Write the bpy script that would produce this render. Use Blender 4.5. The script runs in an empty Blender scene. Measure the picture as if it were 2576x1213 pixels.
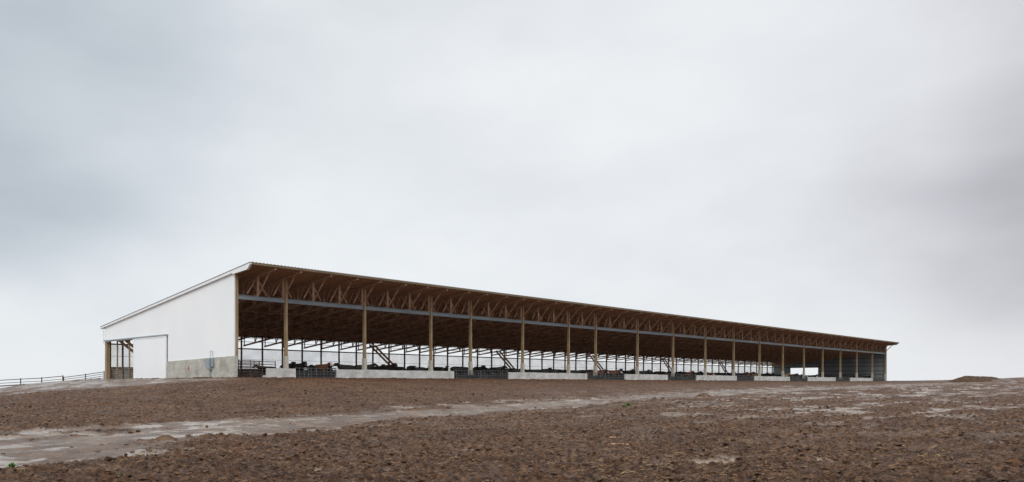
import bpy, math, random
import numpy as np
from mathutils import Vector, Matrix
random.seed(7); rng=np.random.default_rng(11)
scene=bpy.context.scene
scene.view_settings.view_transform='Standard'
try: scene.view_settings.look='None'
except Exception: pass
scene.view_settings.exposure=0
COL=scene.collection
EYE=1.7
CX,CY=-24.06,68.0
UX,UY=.6771,.7359
VX,VY=-.7359,.6771
TH=math.atan2(UY,UX)
BASE=EYE+.55

# ------------------------------------------------------------ noise
def _h(ix,iy,s):
    n=(ix.astype(np.int64)*374761393+iy.astype(np.int64)*668265263+s*1442695041)&0xffffffff
    n=((n^(n>>13))*1274126177)&0xffffffff
    n=(n^(n>>16))&0xffff
    return n/65535.0
def vnoise(x,y,s=0):
    ix=np.floor(x);iy=np.floor(y);fx=x-ix;fy=y-iy
    fx=fx*fx*fx*(fx*(fx*6-15)+10);fy=fy*fy*fy*(fy*(fy*6-15)+10)
    a=_h(ix,iy,s);b=_h(ix+1,iy,s);c=_h(ix,iy+1,s);d=_h(ix+1,iy+1,s)
    return (a*(1-fx)+b*fx)*(1-fy)+(c*(1-fx)+d*fx)*fy
def fbm(x,y,s=0,o=4):
    r=0;a=.5;t=0
    for i in range(o):
        r=r+a*vnoise(x*2**i+i*17.3,y*2**i-i*9.1,s+i);t+=a;a*=.55
    return r/t
def sstep(a,b,x):
    k=np.clip((x-a)/(b-a),0,1);return k*k*(3-2*k)

# ------------------------------------------------------------ terrain
def tv(X,Y):
    dx=X-CX;dy=Y-CY
    return dx*UX+dy*UY, dx*VX+dy*VY
def track_c(t): return np.interp(t,[-60,-28,-20,7,48,100,200],[42,39.5,37.6,34,29,25,22])
def g_base(X,Y):
    t,v=tv(X,Y);d=-v
    T=np.interp(t,[-80,-28,-20,7,48,120,200,400],[-1.8,-1.66,-1.5,-1.05,-.62,-.1,.4,.5])
    m=np.maximum(-t-1,0);m=m*1.25+np.minimum(m,14)**2*.05*sstep(-8,18,v)
    out=np.sqrt(np.maximum(d-3,0)**2+m**2+(np.maximum(v-31,0)*2.4)**2+np.maximum(t-178,0)**2)
    W=track_c(t)-4
    s=np.clip(1-out/W,0,1); s=.5*s+.5*s*s*(3-2*s)
    g=T+(.5-T)*s
    g=g-.35*sstep(4,14,-t)*sstep(20,34,v)
    g=g+2.3*np.exp(-((X-142)/36)**2-((Y-165)/36)**2)
    r=np.hypot(X,Y)
    g=g-np.maximum(r-250,0)*.03-np.maximum(v-45,0)*.04
    u=np.clip(out/15,0,1)
    g=g+u*(fbm(X/9+3,Y/9,5,2)-.5)*.22
    return g
def masks(X,Y):
    t,v=tv(X,Y);d=-v
    n=fbm(X/3.2,Y/3.2,21,4)
    n2=fbm(X/1.1,Y/1.1,31,3)
    n5=fbm(X/.55,Y/.55,91,3)
    streak=fbm((X*UX+Y*UY)/4.5,(X*VX+Y*VY)/.9,131,4)
    hw=np.interp(t,[-40,-28,-20,-5,7,48,120],[7.0,5.6,3.9,3.1,2.9,4,5])
    q=np.abs(d-track_c(t))/hw
    track=1-sstep(.5,1.15,q+(n-.5)*1.5+(n5-.5)*.8+(streak-.5)*1.6)
    wide=np.exp(-(((X+12.5)/5.0)**2)-(((Y-17.5)/4.6)**2))
    track=np.maximum(track,.95*sstep(.40,.62,wide*.72+n*.2+n5*.2+streak*.25-.16))
    track=track*np.interp(t,[60,130],[1,.5])
    p=(1-sstep(9,17,-t+(n-.5)*8))*sstep(1.0,2.5,-t)*sstep(-9,2,v+(n-.5)*6)
    p=p*(t<0)
    p2=np.exp(-(((v-34)/9)**2))*(t<2)*sstep(.35,.6,n+.15)
    path=np.maximum(p,p2*.8)
    reg=np.exp(-(((d-41)/11)**2))*sstep(-2,22,t)
    reg=np.maximum(reg,.8*np.exp(-(((X-22)/16)**2)-(((Y-36)/13)**2)))
    patch=reg*sstep(.48,.58,n*.25+n2*.25+streak*.5)
    a=1.0*np.exp(-(((X-4.8)/3.0)**2)-(((Y-15.4)/1.9)**2))
    a=np.maximum(a,np.exp(-(((X+10.6)/2.6)**2)-(((Y-16.0)/1.6)**2)))
    a=np.maximum(a,.85*np.exp(-(((X+3.4)/1.8)**2)-(((Y-14.3)/.8)**2)))
    a=np.maximum(a,.8*np.exp(-(((X-11)/2.6)**2)-(((Y-18)/1.8)**2)))
    a=np.maximum(a,.75*np.exp(-(((X+1)/2.2)**2)-(((Y-19)/1.2)**2)))
    pud=sstep(.50,.54,a*.40+n2*.18+n5*.48-.175)
    return np.clip(np.maximum(track,path),0,1),np.clip(patch,0,1),np.clip(pud,0,1),n,n2
def g_full(X,Y,want=False):
    g=g_base(X,Y)
    t,v=tv(X,Y)
    inb=((t>-0.5)&(t<175)&(v>-1.2)&(v<30.5)).astype(float)
    tr,pa,pu,n,n2=masks(X,Y)
    smooth=np.clip(np.maximum(np.maximum(tr*.88,pa*.85),pu),0,1)
    rough=(1-smooth)*(1-inb)
    b1=np.abs(fbm(X/.42,Y/.42,41,3)-.5)*2
    b2=np.abs(vnoise(X/.12,Y/.12,51)-.5)*2
    b3=vnoise(X/.055,Y/.055,61)
    cl=sstep(.55,.8,fbm(X/.16,Y/.16,71,3))
    det=.12*(n2-.5)+.11*(b1-.25)+.025*b2+.035*b3+.06*cl
    rr=np.hypot(X,Y)
    det=det*np.interp(rr,[0,40,120,300],[1,1,1.1,0])
    g=g+det*rough-smooth*.035*(1-inb)
    d=-v
    rut=np.sin((d-track_c(t))*3.3+n*3)
    g=g+tr*(1-inb)*.03*rut+(1-inb)*smooth*(1-pu)*(.04*(n2-.5)+.016*(b2-.3))
    g=g-inb*.03
    if want: return g,tr,pa,pu,n,n2
    return g
def gz(x,y):
    return float(g_full(np.array([x]),np.array([y]))[0])+EYE

# ------------------------------------------------------------ materials
def mat(name):
    m=bpy.data.materials.new(name);m.use_nodes=True
    nt=m.node_tree;b=nt.nodes['Principled BSDF']
    return m,nt,b
def simple(name,c1,c2,scale=4,rough=.7,spec=.3,stretch=(1,1,1),metal=0,bump=.0,c3=None,s3=1.2):
    m,nt,b=mat(name);L=nt.links.new
    tc=nt.nodes.new('ShaderNodeTexCoord');mp=nt.nodes.new('ShaderNodeMapping')
    mp.inputs['Scale'].default_value=stretch
    L(tc.outputs['Object'],mp.inputs['Vector'])
    n=nt.nodes.new('ShaderNodeTexNoise');n.inputs['Scale'].default_value=scale;n.inputs['Detail'].default_value=6
    L(mp.outputs[0],n.inputs['Vector'])
    r=nt.nodes.new('ShaderNodeValToRGB')
    r.color_ramp.elements[0].position=.32;r.color_ramp.elements[1].position=.68
    r.color_ramp.elements[0].color=(*c1,1);r.color_ramp.elements[1].color=(*c2,1)
    L(n.outputs['Fac'],r.inputs[0])
    out=r.outputs[0]
    if c3:
        n3=nt.nodes.new('ShaderNodeTexNoise');n3.inputs['Scale'].default_value=s3;n3.inputs['Detail'].default_value=5
        L(tc.outputs['Object'],n3.inputs['Vector'])
        mr=nt.nodes.new('ShaderNodeMapRange');mr.inputs[1].default_value=.5;mr.inputs[2].default_value=.72
        mr.inputs[4].default_value=.8
        L(n3.outputs['Fac'],mr.inputs[0])
        mx=nt.nodes.new('ShaderNodeMix');mx.data_type='RGBA'
        L(mr.outputs[0],mx.inputs[0]);L(out,mx.inputs[6]);mx.inputs[7].default_value=(*c3,1)
        out=mx.outputs[2]
    L(out,b.inputs['Base Color'])
    b.inputs['Roughness'].default_value=rough;b.inputs['Specular IOR Level'].default_value=spec
    b.inputs['Metallic'].default_value=metal
    if bump:
        bp=nt.nodes.new('ShaderNodeBump');bp.inputs['Strength'].default_value=bump;bp.inputs['Distance'].default_value=.03
        L(n.outputs['Fac'],bp.inputs['Height']);L(bp.outputs[0],b.inputs['Normal'])
    return m
M_wood=simple('wood_treated_post',(.24,.165,.09),(.40,.295,.175),3,.8,.2,(1.5,1.5,.25),bump=.2)
M_tan=simple('wood_fascia_tan',(.16,.12,.075),(.24,.185,.115),3,.8,.2,(.2,1,1))
M_truss=simple('wood_truss',(.36,.205,.135),(.58,.38,.265),2.5,.85,.15,(1,.5,1))
M_deck=simple('wood_deck_brown',(.23,.14,.10),(.37,.24,.175),1.5,.9,.1,(1,.4,1))
M_conc=simple('concrete_wall',(.38,.37,.33),(.52,.505,.46),1.6,.85,.25,(1,1,2),bump=.25,c3=(.28,.265,.225),s3=.7)
M_bunk=simple('concrete_bunk',(.50,.495,.48),(.66,.655,.635),1.2,.85,.25,(1,1,2),bump=.2,c3=(.40,.38,.345),s3=.9)
M_pier=simple('concrete_pier',(.42,.38,.32),(.54,.50,.43),3,.85,.2,bump=.2)
M_steel=simple('steel_beam_grey',(.16,.19,.215),(.23,.265,.295),1.5,.5,.4,(.2,1,1))
M_dark=simple('dark_painted_steel',(.02,.021,.023),(.045,.047,.05),5,.6,.3)
M_slat=simple('gate_slat_grey',(.04,.042,.045),(.13,.13,.13),2,.5,.4)
M_pipe=simple('rusty_pipe',(.045,.032,.028),(.11,.07,.05),6,.6,.4)
M_frame=simple('wood_dark_frame',(.08,.05,.035),(.17,.11,.075),3,.85,.2)
M_box=simple('galvanised_grey',(.22,.27,.30),(.33,.38,.41),4,.4,.5,metal=.2)
M_red=simple('red_paint',(.35,.05,.04),(.45,.09,.07),6,.5,.5)
M_blk=simple('cow_hide_black',(.008,.007,.007),(.022,.018,.016),5,.6,.35)
M_brn=simple('cow_hide_brown',(.09,.035,.018),(.17,.07,.035),5,.7,.3)
M_tanc=simple('cow_hide_tan',(.30,.19,.11),(.42,.29,.18),5,.7,.3)
M_wht=simple('cow_face_white',(.5,.45,.38),(.68,.63,.56),6,.7,.3)
M_hoof=simple('cow_hoof',(.03,.025,.02),(.06,.05,.04),6,.6,.3)
M_plank=simple('orange_scrap_wood',(.34,.18,.09),(.48,.28,.15),6,.7,.3,(.3,2,2))
M_leaf=simple('weed_leaf',(.05,.13,.02),(.14,.30,.05),9,.6,.3)
M_floor=simple('barn_floor',(.18,.14,.11),(.30,.24,.19),2,.9,.2)
M_clod=simple('dirt_clod',(.028,.014,.008),(.145,.082,.045),1.9,.7,.22,bump=.6)
M_straw=simple('straw',(.20,.13,.06),(.42,.29,.15),9,.8,.2)
M_mound=simple('mound_dirt',(.05,.030,.019),(.10,.062,.04),2,.9,.1,bump=.8)
def siding(name,c1,c2,axis,pitch,strength,grime=True,rough=.45):
    m,nt,b=mat(name);L=nt.links.new
    tc=nt.nodes.new('ShaderNodeTexCoord');sx=nt.nodes.new('ShaderNodeSeparateXYZ');L(tc.outputs['Object'],sx.inputs[0])
    mu=nt.nodes.new('ShaderNodeMath');mu.operation='MULTIPLY';mu.inputs[1].default_value=1/pitch
    L(sx.outputs[axis],mu.inputs[0])
    fr=nt.nodes.new('ShaderNodeMath');fr.operation='FRACT';L(mu.outputs[0],fr.inputs[0])
    cr=nt.nodes.new('ShaderNodeValToRGB');e=cr.color_ramp.elements
    e[0].position=0;e[0].color=(1,1,1,1);e[1].position=.14;e[1].color=(0,0,0,1)
    k=e.new(.86);k.color=(0,0,0,1);k=e.new(1);k.color=(1,1,1,1)
    L(fr.outputs[0],cr.inputs[0])
    bp=nt.nodes.new('ShaderNodeBump');bp.inputs['Strength'].default_value=strength;bp.inputs['Distance'].default_value=.03
    L(cr.outputs[0],bp.inputs['Height']);L(bp.outputs[0],b.inputs['Normal'])
    n=nt.nodes.new('ShaderNodeTexNoise');n.inputs['Scale'].default_value=.35;n.inputs['Detail'].default_value=5
    mp=nt.nodes.new('ShaderNodeMapping');mp.inputs['Scale'].default_value=(1,1.0,.5);L(tc.outputs['Object'],mp.inputs[0]);L(mp.outputs[0],n.inputs['Vector'])
    r=nt.nodes.new('ShaderNodeValToRGB');r.color_ramp.elements[0].position=.3;r.color_ramp.elements[1].position=.7
    r.color_ramp.elements[0].color=(*c1,1);r.color_ramp.elements[1].color=(*c2,1);L(n.outputs['Fac'],r.inputs[0])
    L(r.outputs[0],b.inputs['Base Color']);b.inputs['Roughness'].default_value=rough
    return m
M_white=siding('white_metal_siding',(.82,.84,.86),(.87,.885,.90),1,.3,.14)
M_door=siding('white_door_sheet',(.83,.85,.87),(.87,.885,.90),1,.9,.1)
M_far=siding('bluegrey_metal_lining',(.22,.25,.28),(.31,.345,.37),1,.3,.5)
M_trim=simple('white_trim',(.76,.78,.80),(.83,.85,.86),2,.4,.4)
M_roof=simple('galvanised_roof_sheet',(.10,.10,.10),(.17,.17,.17),2,.5,.4,metal=.2)
m,nt,b=mat('curtain_fabric');L=nt.links.new
b.inputs['Base Color'].default_value=(.86,.87,.88,1);b.inputs['Roughness'].default_value=.7
tr_=nt.nodes.new('ShaderNodeBsdfTranslucent');tr_.inputs[0].default_value=(.93,.94,.95,1)
tp_=nt.nodes.new('ShaderNodeBsdfTransparent')
mx=nt.nodes.new('ShaderNodeMixShader');mx.inputs[0].default_value=.75
mx2=nt.nodes.new('ShaderNodeMixShader')
tc=nt.nodes.new('ShaderNodeTexCoord');nn=nt.nodes.new('ShaderNodeTexNoise');nn.inputs['Scale'].default_value=.8;nn.inputs['Detail'].default_value=4
L(tc.outputs['Object'],nn.inputs['Vector'])
mr=nt.nodes.new('ShaderNodeMapRange');mr.inputs[1].default_value=.3;mr.inputs[2].default_value=.7;mr.inputs[3].default_value=.58;mr.inputs[4].default_value=.8;L(nn.outputs['Fac'],mr.inputs[0]);L(mr.outputs[0],mx2.inputs[0])
L(b.outputs[0],mx.inputs[1]);L(tr_.outputs[0],mx.inputs[2]);L(mx.outputs[0],mx2.inputs[1]);L(tp_.outputs[0],mx2.inputs[2]);L(mx2.outputs[0],nt.nodes['Material Output'].inputs['Surface'])
M_curt=m

# ground material
m,nt,b=mat('wet_feedlot_dirt');L=nt.links.new;N=nt.nodes.new
geo=N('ShaderNodeTexCoord')
def noise(sc,det=6,rough=.6):
    n=N('ShaderNodeTexNoise');n.inputs['Scale'].default_value=sc;n.inputs['Detail'].default_value=det;n.inputs['Roughness'].default_value=rough
    L(geo.outputs['Object'],n.inputs['Vector']);return n
def ramp(src,stops):
    r=N('ShaderNodeValToRGB');e=r.color_ramp.elements
    e[0].position=stops[0][0];e[0].color=(*stops[0][1],1);e[1].position=stops[-1][0];e[1].color=(*stops[-1][1],1)
    for p,c in stops[1:-1]:
        k=e.new(p);k.color=(*c,1)
    L(src,r.inputs[0]);return r
def mixc(f,a,bb):
    x=N('ShaderNodeMix');x.data_type='RGBA';L(f,x.inputs[0])
    for i,s in ((6,a),(7,bb)):
        if isinstance(s,tuple): x.inputs[i].default_value=(*s,1)
        else: L(s,x.inputs[i])
    return x.outputs[2]
n1=noise(7,8,.75);n2=noise(.35,4);n3=noise(24,5,.7);n4=noise(1.3,5)
dry=ramp(n1.outputs['Fac'],[(.37,(.014,.007,.0035)),(.5,(.085,.043,.023)),(.64,(.225,.13,.073))])
big=ramp(n2.outputs['Fac'],[(.35,(.74,.68,.65)),(.65,(1.15,1.12,1.08))])
mm=N('ShaderNodeMix');mm.data_type='RGBA';mm.blend_type='MULTIPLY';mm.inputs[0].default_value=1
L(dry.outputs[0],mm.inputs[6]);L(big.outputs[0],mm.inputs[7])
sp=ramp(n3.outputs['Fac'],[(.62,(0,0,0)),(.72,(1,1,1))])
at3=N('ShaderNodeAttribute');at3.attribute_name='straw'
mul=N('ShaderNodeMath');mul.operation='MULTIPLY';L(sp.outputs[0],mul.inputs[0]);L(at3.outputs['Fac'],mul.inputs[1])
dry2=mixc(mul.outputs[0],mm.outputs[2],(.32,.20,.10))
at=N('ShaderNodeAttribute');at.attribute_name='wet'
wetc=ramp(n4.outputs['Fac'],[(.33,(.075,.050,.037)),(.5,(.15,.108,.083)),(.68,(.25,.19,.15))])
col=mixc(at.outputs['Fac'],dry2,wetc.outputs[0])
at2=N('ShaderNodeAttribute');at2.attribute_name='puddle'
col2=mixc(at2.outputs['Fac'],col,(.25,.195,.15))
L(col2,b.inputs['Base Color'])
def mrange(src,a,b_,c,d):
    x=N('ShaderNodeMapRange');x.inputs[1].default_value=a;x.inputs[2].default_value=b_;x.inputs[3].default_value=c;x.inputs[4].default_value=d;L(src,x.inputs[0]);return x.outputs[0]
def mixf(f,a,bb):
    x=N('ShaderNodeMix');x.data_type='FLOAT';L(f,x.inputs[0])
    for i,s in ((2,a),(3,bb)):
        if isinstance(s,(int,float)): x.inputs[i].default_value=s
        else: L(s,x.inputs[i])
    return x.outputs[0]
r1=mixf(at.outputs['Fac'],mrange(n4.outputs['Fac'],.35,.65,.42,.85),mrange(n4.outputs['Fac'],.35,.65,.30,.62));r2=mixf(at2.outputs['Fac'],r1,.10);L(r2,b.inputs['Roughness'])
s1=mixf(at.outputs['Fac'],.17,.38);L(s1,b.inputs['Specular IOR Level'])
bs=mixf(at.outputs['Fac'],1.0,.5);bs2=mixf(at2.outputs['Fac'],bs,.03)
bp=N('ShaderNodeBump');bp.inputs['Distance'].default_value=.08;L(bs2,bp.inputs['Strength']);L(n1.outputs['Fac'],bp.inputs['Height'])
bp2=N('ShaderNodeBump');bp2.inputs['Distance'].default_value=.015;L(bs2,bp2.inputs['Strength']);L(n3.outputs['Fac'],bp2.inputs['Height']);L(bp.outputs[0],bp2.inputs['Normal'])
L(bp2.outputs[0],b.inputs['Normal'])
M_ground=m

# ------------------------------------------------------------ mesh helpers
class MB:
    def __init__(s): s.v=[];s.f=[];s.mi=[]
    def box(s,x0,x1,y0,y1,z0,z1,mi=0):
        i=len(s.v);s.v+=[(x0,y0,z0),(x1,y0,z0),(x1,y1,z0),(x0,y1,z0),(x0,y0,z1),(x1,y0,z1),(x1,y1,z1),(x0,y1,z1)]
        for q in ((0,3,2,1),(4,5,6,7),(0,1,5,4),(1,2,6,5),(2,3,7,6),(3,0,4,7)):
            s.f.append([i+k for k in q]);s.mi.append(mi)
        return s
    def beam(s,p,q,w,h,side=(1,0,0)):
        p=Vector(p);q=Vector(q);d=(q-p).normalized();sd=Vector(side);sd=(sd-d*sd.dot(d)).normalized();up=d.cross(sd)
        i=len(s.v)
        for c in (p,q):
            for a,bb in ((-1,-1),(1,-1),(1,1),(-1,1)):
                s.v.append(tuple(c+sd*a*w/2+up*bb*h/2))
        for q_ in ((0,1,2,3),(7,6,5,4),(0,4,5,1),(1,5,6,2),(2,6,7,3),(3,7,4,0)):
            s.f.append([i+k for k in q_]);s.mi.append(0)
        return s
    def cyl(s,p,q,r,n=8):
        p=Vector(p);q=Vector(q);d=(q-p).normalized();a=d.orthogonal().normalized();bb=d.cross(a);i=len(s.v)
        for c in (p,q):
            for k in range(n):
                an=2*math.pi*k/n;s.v.append(tuple(c+(a*math.cos(an)+bb*math.sin(an))*r))
        for k in range(n):
            s.f.append([i+k,i+(k+1)%n,i+n+(k+1)%n,i+n+k]);s.mi.append(0)
        s.f.append([i+k for k in range(n)][::-1]);s.f.append([i+n+k for k in range(n)]);s.mi+=[0,0]
        return s
    def prism(s,poly,a0,a1,axis=0):
        i=len(s.v);n=len(poly)
        for a in (a0,a1):
            for (y,z) in poly: s.v.append((a,y,z))
        s.f.append(list(range(i,i+n)));s.f.append(list(range(i+n,i+2*n))[::-1]);s.mi+=[0,0]
        for k in range(n): s.f.append([i+(k+1)%n,i+k,i+n+k,i+n+(k+1)%n]);s.mi.append(0)
        return s
    def mesh(s,name,*mats):
        me=bpy.data.meshes.new(name);me.from_pydata(s.v,[],s.f);me.update()
        for mt in mats: me.materials.append(mt)
        if len(mats)>1: me.polygons.foreach_set('material_index',s.mi)
        return me
def obj(name,me,parent=None,loc=None,rotz=None,label=None,cat=None,group=None,kind=None):
    o=bpy.data.objects.new(name,me);COL.objects.link(o)
    if parent: o.parent=parent
    if loc is not None: o.location=loc
    if rotz is not None: o.rotation_euler=(0,0,rotz)
    if label:o['label']=label
    if cat:o['category']=cat
    if group:o['group']=group
    if kind:o['kind']=kind
    return o
def part(name,mb,parent,*mats,label=None,bevel=0):
    o=obj(name,mb.mesh(name,*mats),parent,label=label)
    return o
def W(t,v,z=0): return (CX+t*UX+v*VX,CY+t*UY+v*VY,BASE+z)

# ------------------------------------------------------------ ground sheet
ang=np.concatenate([np.linspace(-180,-46,30),np.linspace(-40,40,800),np.linspace(46,174,28)])
ang=np.radians(ang)
rad=np.concatenate([np.linspace(.6,8,12),np.geomspace(8.4,110,640),np.geomspace(112,300,110),np.geomspace(310,2500,16)])
R,A=np.meshgrid(rad,ang,indexing='ij')
X=R*np.sin(A);Y=R*np.cos(A)
G,tr,pa,pu,nz1,nz2=g_full(X,Y,True)
nr,na=R.shape
verts=np.stack([X,Y,G+EYE],-1).reshape(-1,3)
idx=np.arange(nr*na).reshape(nr,na)
a_=idx[:-1,:];b_=idx[1:,:]
quads=np.stack([a_,np.roll(a_,-1,1),np.roll(b_,-1,1),b_],-1).reshape(-1,4)[:,::-1]
cv=np.array([[0,0,float(g_base(np.array([0.]),np.array([0.]))[0])+EYE]])
verts=np.concatenate([verts,cv]);ci=len(verts)-1
tris=np.stack([idx[0],np.full(na,ci),np.roll(idx[0],-1)],-1)[:,::-1]
me=bpy.data.meshes.new('ground')
nq=len(quads);ntn=len(tris)
me.vertices.add(len(verts));me.vertices.foreach_set('co',verts.astype(np.float32).ravel())
me.loops.add(nq*4+ntn*3);me.loops.foreach_set('vertex_index',np.concatenate([quads.ravel(),tris.ravel()]).astype(np.int32))
me.polygons.add(nq+ntn)
ls=np.concatenate([np.arange(nq)*4,nq*4+np.arange(ntn)*3]).astype(np.int32)
me.polygons.foreach_set('loop_start',ls)
me.update(calc_edges=True);me.validate()
me.polygons.foreach_set('use_smooth',np.ones(len(me.polygons),bool))
def attr(nm,arr):
    a=me.attributes.new(nm,'FLOAT','POINT');a.data.foreach_set('value',np.concatenate([arr.ravel(),[0]]).astype(np.float32))
attr('wet',np.clip(np.maximum(tr,pa)*(.2+1.3*(nz2)),0,1))
wetp=np.maximum(pu,sstep(.57,.62,nz2)*np.maximum(tr*.85,pa))
attr('puddle',np.clip(wetp,0,1))
straw=np.clip(.2+1.1*np.exp(-((X-18)/7)**2-((Y-26)/9)**2)+.6*(nz1-.5),0,1)
attr('straw',straw)
me.materials.append(M_ground)
gnd=obj('ground',me,kind='structure')
if me.polygons[1000].normal.z<0: me.flip_normals()

# ------------------------------------------------------------ barn
barn=bpy.data.objects.new('cattle_barn',None);COL.objects.link(barn)
barn.location=(CX,CY,BASE);barn.rotation_euler=(0,0,TH)
barn['label']='long white monoslope cattle barn with open timber truss side';barn['category']='barn'
LEN=174.0;WID=29.4
def rt(v): return 9.34-.1145*v
posts=[4.97,13.8,22.6,28.6,37.5,46.5,52.4,62.6,72.5,82.6,92.6,102.7,112.9,123,132.9,143.1,153.4,164,173.6]
gp=[(0,1.9),(13.3,1.66),(13.3,4.15),(29.4,4.15),(29.4,rt(29.4)-.05),(0,rt(0)-.05)]
part('gable_wall',MB().prism(gp,-.06,.0),barn,M_white)
rk=[(30.1,rt(30.1)+.02),(30.1,rt(30.1)-.2),(.15,rt(.15)-.25),(0,8.98),(-2.45,9.14),(-2.98,rt(-2.98)-.12),(-2.98,rt(-2.98)+.03)]
part('roof_trim',MB().prism(rk,-.26,-.064),barn,M_trim)
part('corner_trim',MB().box(-.085,-.062,0.0,.12,1.92,8.9),barn,M_trim)
part('corner_post',MB().box(.004,.26,-.03,.2,1.6,9.0),barn,M_wood)
part('concrete_wall',MB().prism([(-.05,-.4),(13.32,-.4),(13.32,1.655),(-.05,1.895)],-.12,.18),barn,M_conc,label='weathered grey poured concrete base wall')
for vv in (2.6,5.2,7.8,10.4): part('form_joint',MB().box(-.128,-.121,vv,vv+.03,-.3,1.68),barn,M_conc)
door=part('sliding_door',MB().box(-.2,-.13,13.35,21.2,-.1,4.2),barn,M_door,label='large white sheet metal sliding door')
fr=MB().box(-.225,-.202,13.35,13.5,-.1,4.2).box(-.225,-.202,21.05,21.2,-.1,4.2).box(-.225,-.202,13.5,21.05,4.06,4.2).box(-.225,-.202,13.5,21.05,-.1,.1)
part('door_frame',fr,door,M_trim)
part('door_track',MB().box(-.27,-.068,13.2,29.3,4.215,4.34),barn,M_box)
part('door_jamb',MB().box(-.06,.1,13.34,13.5,-.3,4.14),barn,M_frame)
part('door_jamb',MB().box(-.06,.1,21.2,21.42,-.3,4.14),barn,M_wood)
part('corner_post',MB().box(-.06,.3,28.9,29.4,-.5,4.14),barn,M_wood)
part('frame_post',MB().box(.3,.42,26.9,27.05,-.3,4.3),barn,M_wood)
part('frame_post',MB().box(.3,.42,23.6,23.75,-.3,4.3),barn,M_wood)
part('gutter',MB().box(-.3,LEN+.3,30.12,30.27,rt(30.1)-.2,rt(30.1)-.04),barn,M_trim)
part('downspout',MB().cyl((-.15,30.15,rt(30)-.15),(-.15,29.55,rt(30)-.55),.05).cyl((-.15,29.55,rt(30)-.55),(-.15,29.5,3.9),.05),barn,M_trim)
eb=part('electrical_box',MB().box(-.36,-.125,3.95,4.5,.75,1.75).box(-.3,-.125,4.505,4.95,.95,1.55).box(-.28,-.125,3.55,3.945,1.0,1.8).box(-.39,-.361,4.0,4.45,.8,1.7),barn,M_box,label='grey metal electrical boxes on concrete wall')
part('conduit',MB().cyl((-.2,4.2,1.75),(-.2,4.2,2.4),.022).cyl((-.2,4.2,2.4),(-.2,3.8,2.42),.022).cyl((-.2,3.8,2.42),(-.2,3.75,1.8),.018),barn,M_box)
part('conduit',MB().cyl((-.2,4.2,.75),(-.2,4.2,-.3),.035),barn,M_box)
part('warning_tag',MB().box(-.14,-.122,8.5,8.75,.85,1.05).box(-.145,-.1405,8.6,8.67,.7,1.15),barn,M_red,label='small red tag fixed to concrete wall')
me=bpy.data.meshes.new('roof');vs=[];fs=[]
t=-.3
prof=[]
while t<LEN+.3:
    prof+=[(t,0),(t+.22,0),(t+.25,.045),(t+.31,.045),(t+.34,0)];t+=.34
for (a,h) in prof:
    vs.append((a,-3.03,rt(-3.03)+.035+h));vs.append((a,30.15,rt(30.15)+.035+h))
for (a,h) in prof:
    vs.append((a,-3.03,rt(-3.03)+.012));vs.append((a,30.15,rt(30.15)+.012))
n=len(prof)
for i in range(n-1):
    fs.append((2*i,2*i+2,2*i+3,2*i+1))
    j=2*n
    fs.append((j+2*i,j+2*i+1,j+2*i+3,j+2*i+2))
    fs.append((2*i,j+2*i,j+2*i+2,2*i+2))
me.from_pydata(vs,[],fs);me.materials.append(M_roof)
roof=obj('roof',me,barn)
part('roof_deck',MB().prism([(-2.96,rt(-2.96)),(29.9,rt(29.9)),(29.9,rt(29.9)-.03),(-2.96,rt(-2.96)-.03)],-.05,LEN+.25),roof,M_deck)
part('fascia_board',MB().box(-.06,LEN+.28,-3.015,-2.965,rt(-3)-.15,rt(-3)+.008),roof,M_tan)
pm=MB().box(-.04,LEN+.2,-.02,.02,-.17,-.032).mesh('purlin',M_truss)
v=-2.7
while v<29.8:
    o=obj('purlin',pm,barn);o.location=(0,v,rt(v));v+=.62
tt=[2.2]
for i in range(1,len(posts)):
    a,b=posts[i-1],posts[i];k=2 if b-a<7 else 3
    if i==1: tt.append(a)
    for j in range(1,k+1): tt.append(a+(b-a)*j/k)
mbt=MB()
def topc(v): return rt(v)-.27
def botc(v): return rt(v)-1.98+.012*v
mbt.beam((0,-2.9,topc(-2.9)),(0,29.9,topc(29.9)),.08,.19)
mbt.beam((0,0,botc(0)),(0,29.5,botc(29.5)),.09,.2)
K=11;dv=29.2/K
for k in range(K+1):
    vv=.1+k*dv
    mbt.beam((0,vv,botc(vv)),(0,vv,topc(vv)),.09 if k else .2,.11)
    if k<K-1:
        v2=vv+dv
        vm=(vv+v2)/2
        mbt.beam((0.03,vv,botc(vv)),(0.03,vm,topc(vm)),.05,.12)
        mbt.beam((-0.03,vm,topc(vm)),(-0.03,v2,botc(v2)),.05,.12)
mbt.beam((0.03,.05,botc(0)),(.03,-1.9,topc(-1.9)),.06,.14)
mbt.beam((0,.35,topc(.35)-.1),(1.0,.35,botc(.35)+.1),.05,.1,(0,1,0));mbt.beam((0,.35,topc(.35)-.1),(-.9,.35,botc(.35)+.1),.05,.1,(0,1,0))
tm=mbt.mesh('roof_truss',M_truss)
for a in tt:
    o=obj('roof_truss',tm,barn);o.location=(a-.24 if any(abs(a-p)<.01 for p in posts) else a,0,0)
for vv in (2.75,8.1,13.4,18.7,24,27):
    part('truss_bracing',MB().box(.1,LEN-.2,vv-.07,vv+.07,botc(vv)+.1,botc(vv)+.15),barn,M_truss)
part('header_beam',MB().box(.27,LEN-.05,.0,.06,6.86,7.24).box(.27,LEN-.05,-.05,-.002,6.86,6.90).box(.27,LEN-.05,-.05,-.002,7.2,7.24),barn,M_steel)
pmh=MB().box(-.115,.115,-.1,.2,1.9,8.93).mesh('post',M_wood)
prm=MB().box(-.16,.16,-.14,.26,0,2.0).box(-.2,.2,-.17,.3,0,.9).mesh('concrete_pier',M_pier)
for a in posts:
    o=obj('post',pmh,barn);o.location=(a,0,0)
    q=obj('concrete_pier',prm,o)
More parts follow.
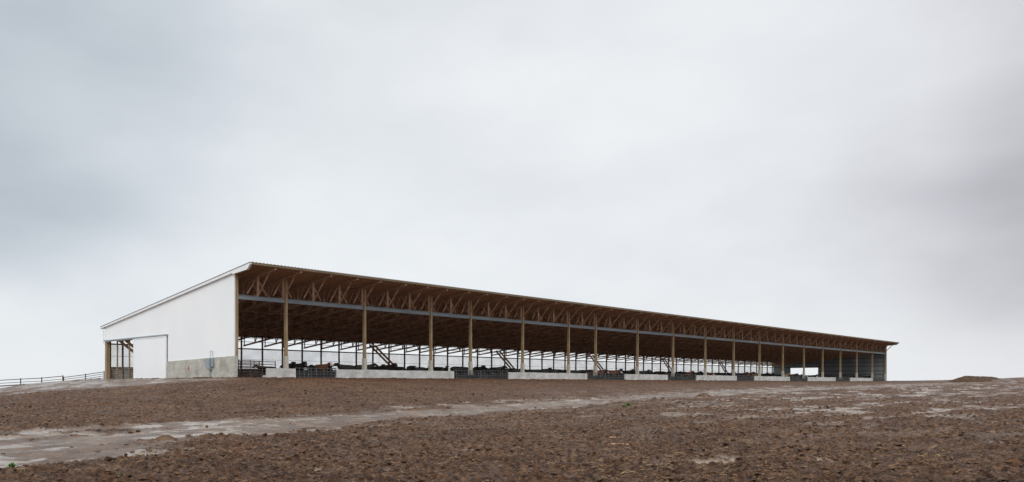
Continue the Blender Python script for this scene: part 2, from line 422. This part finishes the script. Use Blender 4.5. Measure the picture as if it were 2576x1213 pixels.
wp=MB().box(-.06,.06,29.15,29.4,-.3,5.72).mesh('wall_post',M_frame)
for a in tt:
    o=obj('wall_post',wp,barn);o.location=(a-.4,0,0)
part('wall_post',MB().box(.3,.5,29.1,29.4,-.3,5.72),barn,M_frame)
part('side_curtain',MB().box(.3,LEN-.3,29.42,29.44,1.3,3.86),barn,M_curt,label='translucent white ventilation curtain along low side')
for z0,z1 in ((3.86,4.02),(2.57,2.60),(1.25,1.37)):
    part('curtain_rail',MB().box(.3,LEN-.3,29.08,29.14,z0,z1),barn,M_frame)
part('side_wall_base',MB().box(.3,LEN-.3,29.2,29.42,-.3,1.24),barn,M_conc)
part('eave_beam',MB().box(.0,LEN,29.05,29.14,5.42,5.7),barn,M_frame)
br=MB().beam((0,29.0,5.1),(4.3,29.0,1.7),.14,.26,(0,1,0)).mesh('diagonal_brace',M_truss)
for a in (.4,36.4,63,89.6,116,142):
    o=obj('diagonal_brace',br,barn);o.location=(a,0,0)
    o=obj('diagonal_brace',br,barn);o.location=(a+.65,-.2,0)
part('floor',MB().box(0.1,LEN-.1,.35,29.2,-.5,.01),barn,M_floor)
fg=[(0,.0),(17,0),(17,3.75),(24.5,3.75),(24.5,0),(29.4,0),(29.4,rt(29.4)-.05),(0,rt(0)-.05)]
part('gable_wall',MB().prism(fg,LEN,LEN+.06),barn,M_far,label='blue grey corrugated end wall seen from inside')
for z in (.9,1.8,2.7,3.9,4.9,5.9,6.9,7.9):
    part('wall_girt',MB().box(LEN-.1,LEN-.004,.1,17 if z<3.8 else min(29.2,(9.1-z)/.1145),z,z+.12),barn,M_frame)
part('roof_trim',MB().prism(rk[::-1],LEN+.064,LEN+.26),barn,M_trim)
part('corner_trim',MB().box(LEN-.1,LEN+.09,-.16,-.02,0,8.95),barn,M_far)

# ------------------------------------------------------------ feed bunks + gates
def local_thing(name,label,cat,t,v,z=0,rot=0,group=None):
    e=bpy.data.objects.new(name,None);COL.objects.link(e);e.location=W(t,v,z);e.rotation_euler=(0,0,TH+rot)
    e['label']=label;e['category']=cat
    if group:e['group']=group
    return e
bunks=[(2.75,5.7),(10.2,25.6),(34.5,49.9),(58.8,70.2),(79,92.8),(99.8,115),(124,139),(148,163)]
for a,b in bunks:
    mb=MB();n=max(1,round((b-a)/3.05));w=(b-a)/n
    for i in range(n):
        z0=.86+random.uniform(-.02,.02)
        mb.box(i*w+.012,(i+1)*w-.012,-.13,.05,-.35,z0)
    mb.box(.0,b-a,.03,.75,-.35,.22)
    o=obj('feed_bunk',mb.mesh('feed_bunk',M_bunk),None,W(a,-.32,0),TH,label='pale concrete feed bunk wall along barn front',cat='feed bunk',group='feed bunks along the open side')
gates=[(5.7,10.2),(25.6,34.5),(49.9,58.8),(70.2,79),(92.8,99.8),(115,124),(139,148),(163,172.5)]
for a,b in gates:
    w=b-a;k=2 if w>6 else 1
    for q in range(k):
        e=local_thing('feed_gate','dark steel barred gate between concrete feed bunks','gate',a+q*w/k,-.25,random.uniform(-.05,.04),random.uniform(-.02,.02),'gates along the open side')
        mf=MB();x0=.06;x1=w/k-.06
        mf.cyl((x0,0,.0),(x0,0,1.0),.045).cyl((x1,0,.0),(x1,0,1.0),.045)
        for z in (.1,.38,.66,.95): mf.cyl((x0,0,z),(x1,0,z),.032)
        n=int((x1-x0)/.42)
        for i in range(1,n):
            xx=x0+(i+random.uniform(-.22,.22))*(x1-x0)/n;ww=random.choice((.025,.03,.05));mf.box(xx-ww,xx+ww,-.05,-.02,.04,.88+random.uniform(0,.2))
        part('frame',mf,e,M_slat);part('panel',MB().box(x0+.05,x1-.05,.035,.05,-.1,random.uniform(.45,.62)),e,M_dark)
def pipe_gate(t,v,L_,rot,lab,h=1.5,rails=6):
    e=local_thing('pipe_gate',lab,'gate',t,v,0,rot,'tubular livestock gates')
    for x in (0,L_/2,L_):
        part('upright',MB().cyl((x,0,0),(x,0,h+.08),.045 if x!=L_/2 else .03),e,M_pipe)
    for i in range(rails): 
        z=.22+(h-.22)*i/(rails-1);part('rail',MB().cyl((0,0,z),(L_,0,z),.028),e,M_pipe)
pipe_gate(.45,.3,2.3,0,'rusty tubular gate closing the barn corner')
pipe_gate(.5,1.5,4.6,.12,'rusty tubular gate inside barn corner')
pipe_gate(.6,4.0,5,.3,'rusty tubular gate inside barn corner')
pipe_gate(.3,21.6,3.6,math.pi/2,'rusty tubular gate across the end opening',1.2,5)
pipe_gate(.35,25.3,3.6,math.pi/2,'rusty tubular gate across the end opening',1.2,5)
for a in (18,36,54,72,90,108,126,144):
    pipe_gate(a,10,6,math.pi/2,'rusty tubular gate dividing the cattle pens')
    pipe_gate(a+.2,16.5,6,math.pi/2,'rusty tubular gate dividing the cattle pens')
for a in np.arange(4,150,12.2):
    pipe_gate(float(a),27.6,12,0,'long tubular fence panel near low barn side',1.35,5)

# ------------------------------------------------------------ cattle
def cow_mesh(nm,head,col,face=None):
    V=[];E=[];Rr=[]
    def add(p,r,par=None):
        V.append(p);Rr.append(r if isinstance(r,tuple) else (r,r));i=len(V)-1
        if par is not None:E.append((par,i))
        return i
    pel=add((-.62,0,1.05),(.27,.30))
    rump=add((-.82,0,1.08),(.2,.22),pel)
    mid=add((-.25,0,.98),(.33,.34),pel)
    rib=add((.2,0,.95),(.33,.37),mid)
    sh=add((.55,0,1.0),(.25,.33),rib)
    if head=='up': nk=[((.82,0,1.17),(.15,.2)),((1.02,0,1.32),(.12,.15)),((1.14,0,1.38),(.13,.14)),((1.32,0,1.27),(.09,.1)),((1.48,0,1.15),(.085,.08))]
    elif head=='level': nk=[((.85,0,1.08),(.15,.2)),((1.08,0,1.12),(.12,.15)),((1.22,0,1.15),(.13,.13)),((1.42,.05,1.02),(.09,.1)),((1.57,.07,.92),(.085,.08))]
    else: nk=[((.85,0,.92),(.15,.19)),((1.05,0,.72),(.12,.15)),((1.16,0,.62),(.13,.13)),((1.30,0,.42),(.09,.1)),((1.40,0,.27),(.085,.08))]
    p=sh;ids=[]
    for q,r in nk: p=add(q,r,p);ids.append(p)
    pl=nk[2][0]
    for s in (1,-1):
        e1=add((pl[0]-.03,s*.14,pl[2]+.04),.045,ids[2]);add((pl[0]-.08,s*.27,pl[2]+.02),(.02,.05),e1)
        a=add((.5,s*.17,.72),(.11,.12),sh);b=add((.48,s*.18,.42),.06,a);c=add((.5,s*.18,.18),.045,b);add((.53,s*.18,.04),.06,c)
        a=add((-.55,s*.18,.75),(.13,.16),pel);b=add((-.52,s*.19,.6),(.1,.12),a);c=add((-.74,s*.19,.42),.055,b);d=add((-.70,s*.19,.17),.042,c);add((-.66,s*.19,.04),.06,d)
    t1=add((-1.02,0,1.05),.05,rump);t2=add((-1.05,0,.7),.025,t1);add((-1.04,0,.42),.045,t2)
    me=bpy.data.meshes.new('tmp');me.from_pydata(V,E,[]);ob=bpy.data.objects.new('tmp',me);COL.objects.link(ob)
    md=ob.modifiers.new('s','SKIN')
    for i,r in enumerate(Rr):
        me.skin_vertices[0].data[i].radius=r
    me.skin_vertices[0].data[0].use_root=True
    sb=ob.modifiers.new('u','SUBSURF');sb.levels=1;sb.render_levels=1
    dg=bpy.context.evaluated_depsgraph_get();dg.update()
    out=bpy.data.meshes.new_from_object(ob.evaluated_get(dg));out.name=nm
    bpy.data.objects.remove(ob)
    out.materials.clear();out.materials.append(col);out.materials.append(face or col);out.materials.append(M_hoof)
    fx=nk[3][0][0]-.08
    for pz in out.polygons:
        pz.use_smooth=True;c=pz.center
        pz.material_index=1 if c.x>fx else (2 if c.z<.07 else 0)
    return out
cols=[('black',M_blk,None),('red brown',M_brn,M_wht),('brown',M_brn,None),('tan',M_tanc,None),('black white-faced',M_blk,M_wht)]
lib={}
for hd in ('up','level','down'):
    for cn,cm,fm in cols: lib[(hd,cn)]=cow_mesh('cow_'+hd,hd,cm,fm)
def cow(t,v,rot,hd,cn,where):
    s=random.uniform(.97,1.14)
    o=obj('cow',lib[(hd,cn)],None,W(t,v,.012),TH+rot)
    o.scale=(s,s,s);po={'up':'head raised','level':'head level','down':'head lowered'}[hd]
    o['label']=f'{cn} beef cow with {po} {where}';o['category']='cow';o['group']='beef cattle in the barn'
def pick(t=99): return 'black' if t<30 else random.choices(['black','brown','tan','red brown','black white-faced'],[82,8,3,3,4])[0]
cow(10.2,2.2,math.radians(-78),'up','red brown','beside the barred gate')
t=6.2
while t<170:
    if not(9.2<t<10.9):
        rot=math.radians(-90+random.gauss(0,22)) if random.random()<.8 else math.radians(random.choice([0,180])+random.gauss(0,12))
        hd=random.choices(['up','level','down'],[.35,.5,.15])[0]
        cow(t,1.75+random.random()*.5,rot,hd,pick(t),'standing at the feed bunk')
    t+=random.uniform(1.1,2.1) if t<110 else random.uniform(1.6,3.5)
for i in range(44):
    t=random.uniform(6,150);cow(t,random.uniform(5,24),random.uniform(0,6.28),random.choice(['up','level','down']),pick(t),'standing inside the pen')

# ------------------------------------------------------------ pipe fence at yard
def fence(pts,h,rails,label,drop=0):
    e=bpy.data.objects.new('pipe_fence',None);COL.objects.link(e)
    x0,y0=pts[0];z0=gz(x0,y0);e.location=(x0,y0,z0);e['label']=label;e['category']='fence';e['group']='pipe fencing by the barn'
    P=[]
    for (x,y) in pts: P.append(Vector((x-x0,y-y0,float(g_base(np.array([x]),np.array([y]))[0])+EYE-z0)))
    n=len(P)
    for i in range(n):
        f=i/(n-1);lin=(P[0].z-drop)*(1-f)+P[-1].z*f
        P[i].z=.25*P[i].z+.75*lin
    pm_=MB().cyl((0,0,-.6),(0,0,h+.1),.055).mesh('post',M_pipe)
    for p in P:
        o=obj('post',pm_,e);o.location=p
    for i in range(rails):
        z=.25+(h-.25)*i/(rails-1);r=MB()
        for a,b in zip(P[:-1],P[1:]): r.cyl(a+Vector((0,0,z)),b+Vector((0,0,z)),.03 if i<rails-1 else .04)
        part('rail',r,e,M_pipe)
def ray(px,Z): return ((px-1288)/1967*Z,Z)
fence([ray(262,89),ray(215,90),ray(160,91)],.95,4,'rusty pipe rail fence running from barn corner',.1)
fence([ray(158,90.6),ray(105,88.5),ray(52,86.5),ray(-10,84),ray(-90,81)],1.25,4,'rusty pipe rail fence along the muddy yard',.28)
fence([ray(250,97),ray(190,98),ray(130,99),ray(60,100),ray(-20,101)],1.3,3,'rusty pipe rail fence behind the yard fence')

e=bpy.data.objects.new('pallet',None);COL.objects.link(e);e.location=W(-.9,3.3,-.12);e.rotation_euler=(0,0,TH);e['label']='dark wooden pallet lying at concrete wall';e['category']='pallet'
for i in range(8): part('deck_board',MB().box(-.5,.5,.0+i*.22,.16+i*.22,.14,.18),e,M_frame)
for i in range(3): part('stringer',MB().box(-.5+i*.45,-.4+i*.45,0,1.7,0,.138),e,M_frame)

# ------------------------------------------------------------ mounds
def lump(name,x,y,rx,ry,h,label,seed,matl,cat='dirt mound'):
    n=34;vs=[];fs=[];z0=gz(x,y)
    gx,gy=np.meshgrid(np.linspace(-1,1,n),np.linspace(-1,1,n),indexing='ij')
    r=np.hypot(gx,gy);nn=fbm(gx*2.2+seed,gy*2.2,seed,4);n5=fbm(gx*7+seed,gy*7,seed+3,3)
    hh=h*np.clip(1-r**2.0*(.8+.5*nn),-.3,1)**1.0*(.75+.5*nn)+h*.12*(n5-.5)
    for i in range(n):
        for j in range(n):
            X_=gx[i,j]*rx;Y_=gy[i,j]*ry
            gg=float(g_base(np.array([x+X_]),np.array([y+Y_]))[0])+EYE-z0
            vs.append((X_,Y_,gg+max(hh[i,j],-.3)-(.12 if h>.4 else .06)))
    for i in range(n-1):
        for j in range(n-1): fs.append((i*n+j,(i+1)*n+j,(i+1)*n+j+1,i*n+j+1))
    me=bpy.data.meshes.new(name);me.from_pydata(vs,[],fs);me.materials.append(matl)
    for p in me.polygons:p.use_smooth=True
    return obj(name,me,None,(x,y,z0),label=label,cat=cat)
x,y=ray(2440,160);lump('dirt_mound',x,y,4.3,4,1.4,'low dark heap of dirt on the bare field',3,M_mound)
x,y=ray(2472,172);lump('dirt_mound',x,y,4.2,4,.9,'long low heap of dirt on the bare field',8,M_mound)
x,y=ray(1770,55);lump('dirt_clump',x,y,.7,.45,.3,'small brown clump of dirt beside the wet track',5,M_clod,'dirt clump')
x,y=ray(415,21.5);lump('dirt_clump',x,y,.45,.3,.18,'small brown clump of dirt on the muddy track',6,M_clod,'dirt clump')

# ------------------------------------------------------------ clods (stuff)
ico_v=[];phi=(1+5**.5)/2
for a,b in ((-1,phi),(1,phi),(-1,-phi),(1,-phi)): ico_v.append((a,b,0))
for a,b in ((-1,phi),(1,phi),(-1,-phi),(1,-phi)): ico_v.append((0,a,b))
for a,b in ((phi,-1),(phi,1),(-phi,-1),(-phi,1)): ico_v.append((a,0,b))
ico_v=np.array(ico_v)/np.sqrt(1+phi*phi)
ico_f=np.array([(0,11,5),(0,5,1),(0,1,7),(0,7,10),(0,10,11),(1,5,9),(5,11,4),(11,10,2),(10,7,6),(7,1,8),(3,9,4),(3,4,2),(3,2,6),(3,6,8),(3,8,9),(4,9,5),(2,4,11),(6,2,10),(8,6,7),(9,8,1)])
def scatter_clods(N,rmin,rmax,s0,s1):
    r=np.exp(rng.uniform(np.log(rmin),np.log(rmax),N));a=np.radians(rng.uniform(-37,37,N))
    X=r*np.sin(a);Y=r*np.cos(a)
    g,tr,pa,pu,n,n2=g_full(X,Y,True);t,v=tv(X,Y)
    keep=(np.maximum(np.maximum(tr,pa),pu)<rng.uniform(.0,1.0,N))&~((t>-1)&(v>-2))&(n2*.5+n*.5>rng.uniform(.36,.56,N))
    X=X[keep];Y=Y[keep];g=g[keep];r=r[keep];M=len(X)
    s=s0+(s1-s0)*rng.random(M)**4
    s=s*np.interp(r,[10,60],[1,1.5])
    base=ico_v[None]*(.5+1.0*rng.random((M,12,1)))
    sc=np.stack([s*rng.uniform(.7,1.6,M),s*rng.uniform(.7,1.6,M),s*rng.uniform(.4,.8,M)],-1)
    th=rng.uniform(0,6.28,M);c,sn=np.cos(th),np.sin(th)
    P=base*sc[:,None,:]
    x=P[...,0]*c[:,None]-P[...,1]*sn[:,None];y=P[...,0]*sn[:,None]+P[...,1]*c[:,None]
    P=np.stack([x+X[:,None],y+Y[:,None],P[...,2]+(g+EYE+s*.1)[:,None]],-1)
    F=(ico_f[None]+(np.arange(M)*12)[:,None,None]).reshape(-1,3)
    return P.reshape(-1,3),F
P,F=scatter_clods(50000,11,60,.009,.055)
def fastmesh(name,P,F,mt,smooth=False):
    me=bpy.data.meshes.new(name);k=F.shape[1]
    me.vertices.add(len(P));me.vertices.foreach_set('co',P.astype(np.float32).ravel())
    me.loops.add(F.size);me.loops.foreach_set('vertex_index',F.astype(np.int32).ravel())
    me.polygons.add(len(F));me.polygons.foreach_set('loop_start',(np.arange(len(F))*k).astype(np.int32))
    me.update(calc_edges=True);me.materials.append(mt);me.polygons.foreach_set('use_smooth',np.full(len(F),smooth))
    return me
obj('dirt_clods',fastmesh('dirt_clods',P,F,M_clod,False),label='loose brown clods scattered over the churned dirt',cat='dirt clods',kind='stuff')
N=18000
r=np.exp(rng.uniform(np.log(11),np.log(60),N));a=np.radians(rng.uniform(-36,37,N))
X=r*np.sin(a);Y=r*np.cos(a)
g,tr,pa,pu,n,n2=g_full(X,Y,True);t,v=tv(X,Y)
dens=np.clip(.08+.6*np.exp(-((X-17)/6)**2-((Y-27)/10)**2)+.20*(X>-1)*(Y<40),0,1)*(.2+1.5*sstep(.4,.6,n))
keep=(rng.random(N)<dens)&(np.maximum(tr,pu)<.4)&~((t>-1)&(v>-2))
X=X[keep];Y=Y[keep];g=g[keep];M_=len(X);r=r[keep]
ln=rng.uniform(.015,.08,M_)*np.interp(r,[12,50],[1,1.6]);wd=rng.uniform(.002,.005,M_)*np.interp(r,[12,50],[1,2.2]);th=rng.uniform(0,6.28,M_);ti=rng.uniform(-.25,.45,M_)
dx=np.cos(th)*ln;dy=np.sin(th)*ln;nx=-np.sin(th)*wd;ny=np.cos(th)*wd;z=g+EYE+.02
P=np.stack([np.stack([X-dx-nx,Y-dy-ny,z-ti*ln],-1),np.stack([X+dx-nx,Y+dy-ny,z+ti*ln],-1),np.stack([X+dx+nx,Y+dy+ny,z+ti*ln+wd],-1),np.stack([X-dx+nx,Y-dy+ny,z-ti*ln+wd],-1)],1)
F=np.arange(M_*4).reshape(M_,4)
obj('straw_litter',fastmesh('straw_litter',P.reshape(-1,3),F,M_straw),label='tan straw bits littering the churned dirt',cat='straw',kind='stuff')

def board(px,py,Z,L_,w,rot,tilt):
    x,y=ray(px,Z);z=gz(x,y)
    mb=MB().prism([(-w/2,0),(w/2,0),(w/2,.02),(0,.028),(-w/2,.02)],-L_/2,L_/2)
    o=obj('wood_scrap',mb.mesh('wood_scrap',M_plank),None,(x,y,z+.02),rot,label='short orange brown board lying on the dirt',cat='board',group='scrap boards on the dirt')
    o.rotation_euler=(tilt,.03,rot)
board(1545,1120,20.6,.26,.05,.1,.15)
board(1560,1141,18.6,.42,.07,-.15,.2)
board(1157,1157,17.3,.22,.03,.5,.1)
def weed(px,Z,s,lab):
    x,y=ray(px,Z);z=gz(x,y);vs=[];fs=[]
    for i in range(46):
        an=random.uniform(0,6.28);ln=s*random.uniform(.5,1);el=random.uniform(.35,1.3);w=s*.09
        rr=s*.35*random.random();bx=rr*math.cos(an*3);by=rr*math.sin(an*3)
        d=Vector((math.cos(an)*math.cos(el),math.sin(an)*math.cos(el),math.sin(el)));sd=Vector((-math.sin(an),math.cos(an),0))
        p0=Vector((bx,by,0));p1=p0+d*ln*.55;p2=p0+d*ln*.9+Vector((0,0,-ln*.12));i0=len(vs)
        vs+=[tuple(p0),tuple(p1+sd*w),tuple(p2),tuple(p1-sd*w)];fs.append((i0,i0+1,i0+2,i0+3))
    me=bpy.data.meshes.new('weed');me.from_pydata(vs,[],fs);me.materials.append(M_leaf)
    obj('weed',me,None,(x,y,z),label=lab,cat='weed',group='weeds on the dirt')
weed(1581,40,.34,'small bright green weed beside the wet track')
weed(1570,39.5,.24,'small bright green weed beside the wet track')
weed(30,14.2,.14,'small green weed tuft in the mud')
weed(60,13.9,.1,'small green weed tuft in the mud')
weed(300,13.8,.08,'small green weed tuft in the mud')

# ------------------------------------------------------------ world
w=bpy.data.worlds.new('World');scene.world=w;w.use_nodes=True;nt=w.node_tree;L=nt.links.new;N=nt.nodes.new
bg=nt.nodes['Background'];tc=N('ShaderNodeTexCoord')
SUN_EL=math.radians(42);SUN_AZ=math.radians(192)
sep=N('ShaderNodeSeparateXYZ');L(tc.outputs['Generated'],sep.inputs[0])
def M(op,a,b=None,c=None):
    n=N('ShaderNodeMath');n.operation=op
    for i,s in enumerate((a,b,c)):
        if s is None: continue
        if isinstance(s,(int,float)): n.inputs[i].default_value=s
        else: L(s,n.inputs[i])
    return n.outputs[0]
az=M('ARCTAN2',sep.outputs[0],sep.outputs[1]);el=M('ARCSINE',sep.outputs[2])
mp=N('ShaderNodeMapping');mp.inputs['Scale'].default_value=(1,1,2.0);L(tc.outputs['Generated'],mp.inputs[0])
def wn(sc,det,off,ro=.5):
    n=N('ShaderNodeTexNoise');n.inputs['Scale'].default_value=sc;n.inputs['Detail'].default_value=det;n.inputs['Roughness'].default_value=ro
    m2=N('ShaderNodeMapping');m2.inputs['Location'].default_value=off;L(mp.outputs[0],m2.inputs[0]);L(m2.outputs[0],n.inputs['Vector']);return n.outputs['Fac']
na=wn(2.2,3,(3,1,0));nb=wn(2.6,3,(7,5,2));nc=wn(3.2,5,(1,9,4),.55)
azw=M('ADD',az,M('MULTIPLY',M('SUBTRACT',na,.5),.45));elw=M('ADD',el,M('MULTIPLY',M('SUBTRACT',nb,.5),.25))
def blob(a0,e0,sa,se,amp):
    da=M('DIVIDE',M('SUBTRACT',azw,math.radians(a0)),math.radians(sa));de=M('DIVIDE',M('SUBTRACT',elw,math.radians(e0)),math.radians(se))
    s=M('ADD',M('MULTIPLY',da,da),M('MULTIPLY',de,de))
    return M('MULTIPLY',M('EXPONENT',M('MULTIPLY',s,-1)),amp)
dark=blob(-38,12,15,6,.32)
for p in ((-33,23,16,6,.27),(39,9.5,14,6.5,.36),(40,20,15,8,.20),(-8,17,9,2.5,.05),(24,9,10,3.5,.08),(5,29,40,4,.08)):
    dark=M('ADD',dark,blob(*p))
dark=M('ADD',dark,M('MULTIPLY',M('SUBTRACT',nc,.5),.26))
val=M('SUBTRACT',.87,dark)
zen=N('ShaderNodeMapRange');zen.interpolation_type='SMOOTHSTEP';zen.inputs[1].default_value=math.radians(29);zen.inputs[2].default_value=math.radians(65);zen.inputs[3].default_value=0;zen.inputs[4].default_value=.8
L(el,zen.inputs[0]);val=M('ADD',val,zen.outputs[0])
tint=N('ShaderNodeMix');tint.data_type='RGBA';tf=N('ShaderNodeMapRange');tf.inputs[1].default_value=-.05;tf.inputs[2].default_value=.33;L(dark,tf.inputs[0]);L(tf.outputs[0],tint.inputs[0])
t2=N('ShaderNodeMix');t2.data_type='RGBA';taz=N('ShaderNodeMapRange');taz.inputs[1].default_value=-.4;taz.inputs[2].default_value=.5;L(az,taz.inputs[0]);L(taz.outputs[0],t2.inputs[0])
t2.inputs[6].default_value=(.885,.975,1.08,1);t2.inputs[7].default_value=(.975,.965,1.04,1)
tint.inputs[6].default_value=(.96,.99,1.01,1);L(t2.outputs[2],tint.inputs[7])
vm=N('ShaderNodeVectorMath');vm.operation='SCALE';L(tint.outputs[2],vm.inputs[0]);L(val,vm.inputs['Scale'])
L(vm.outputs[0],bg.inputs['Color']);bg.inputs['Strength'].default_value=.97
sky=N('ShaderNodeTexSky');sky.sky_type='NISHITA';sky.sun_disc=False;sky.sun_elevation=SUN_EL;sky.sun_rotation=SUN_AZ
bg2=N('ShaderNodeBackground');bg2.inputs['Strength'].default_value=.004;L(sky.outputs[0],bg2.inputs['Color'])
ad=N('ShaderNodeAddShader');L(bg.outputs[0],ad.inputs[0]);L(bg2.outputs[0],ad.inputs[1]);L(ad.outputs[0],nt.nodes['World Output'].inputs['Surface'])
sl=bpy.data.lights.new('sun','SUN');sl.energy=1.35;sl.angle=math.radians(30);sl.color=(1,.97,.93)
so=bpy.data.objects.new('sun',sl);COL.objects.link(so)
sd=Vector((math.sin(SUN_AZ)*math.cos(SUN_EL),math.cos(SUN_AZ)*math.cos(SUN_EL),math.sin(SUN_EL)))
so.rotation_euler=(-sd).to_track_quat('-Z','Y').to_euler()

cam=bpy.data.cameras.new('camera');co=bpy.data.objects.new('camera',cam);COL.objects.link(co)
co.location=(0,0,EYE);co.rotation_euler=(math.pi/2,0,0);cam.lens=36*1967/2576;cam.sensor_width=36;cam.shift_y=359.5/2576;cam.clip_end=5000;cam.clip_start=.1
scene.camera=co
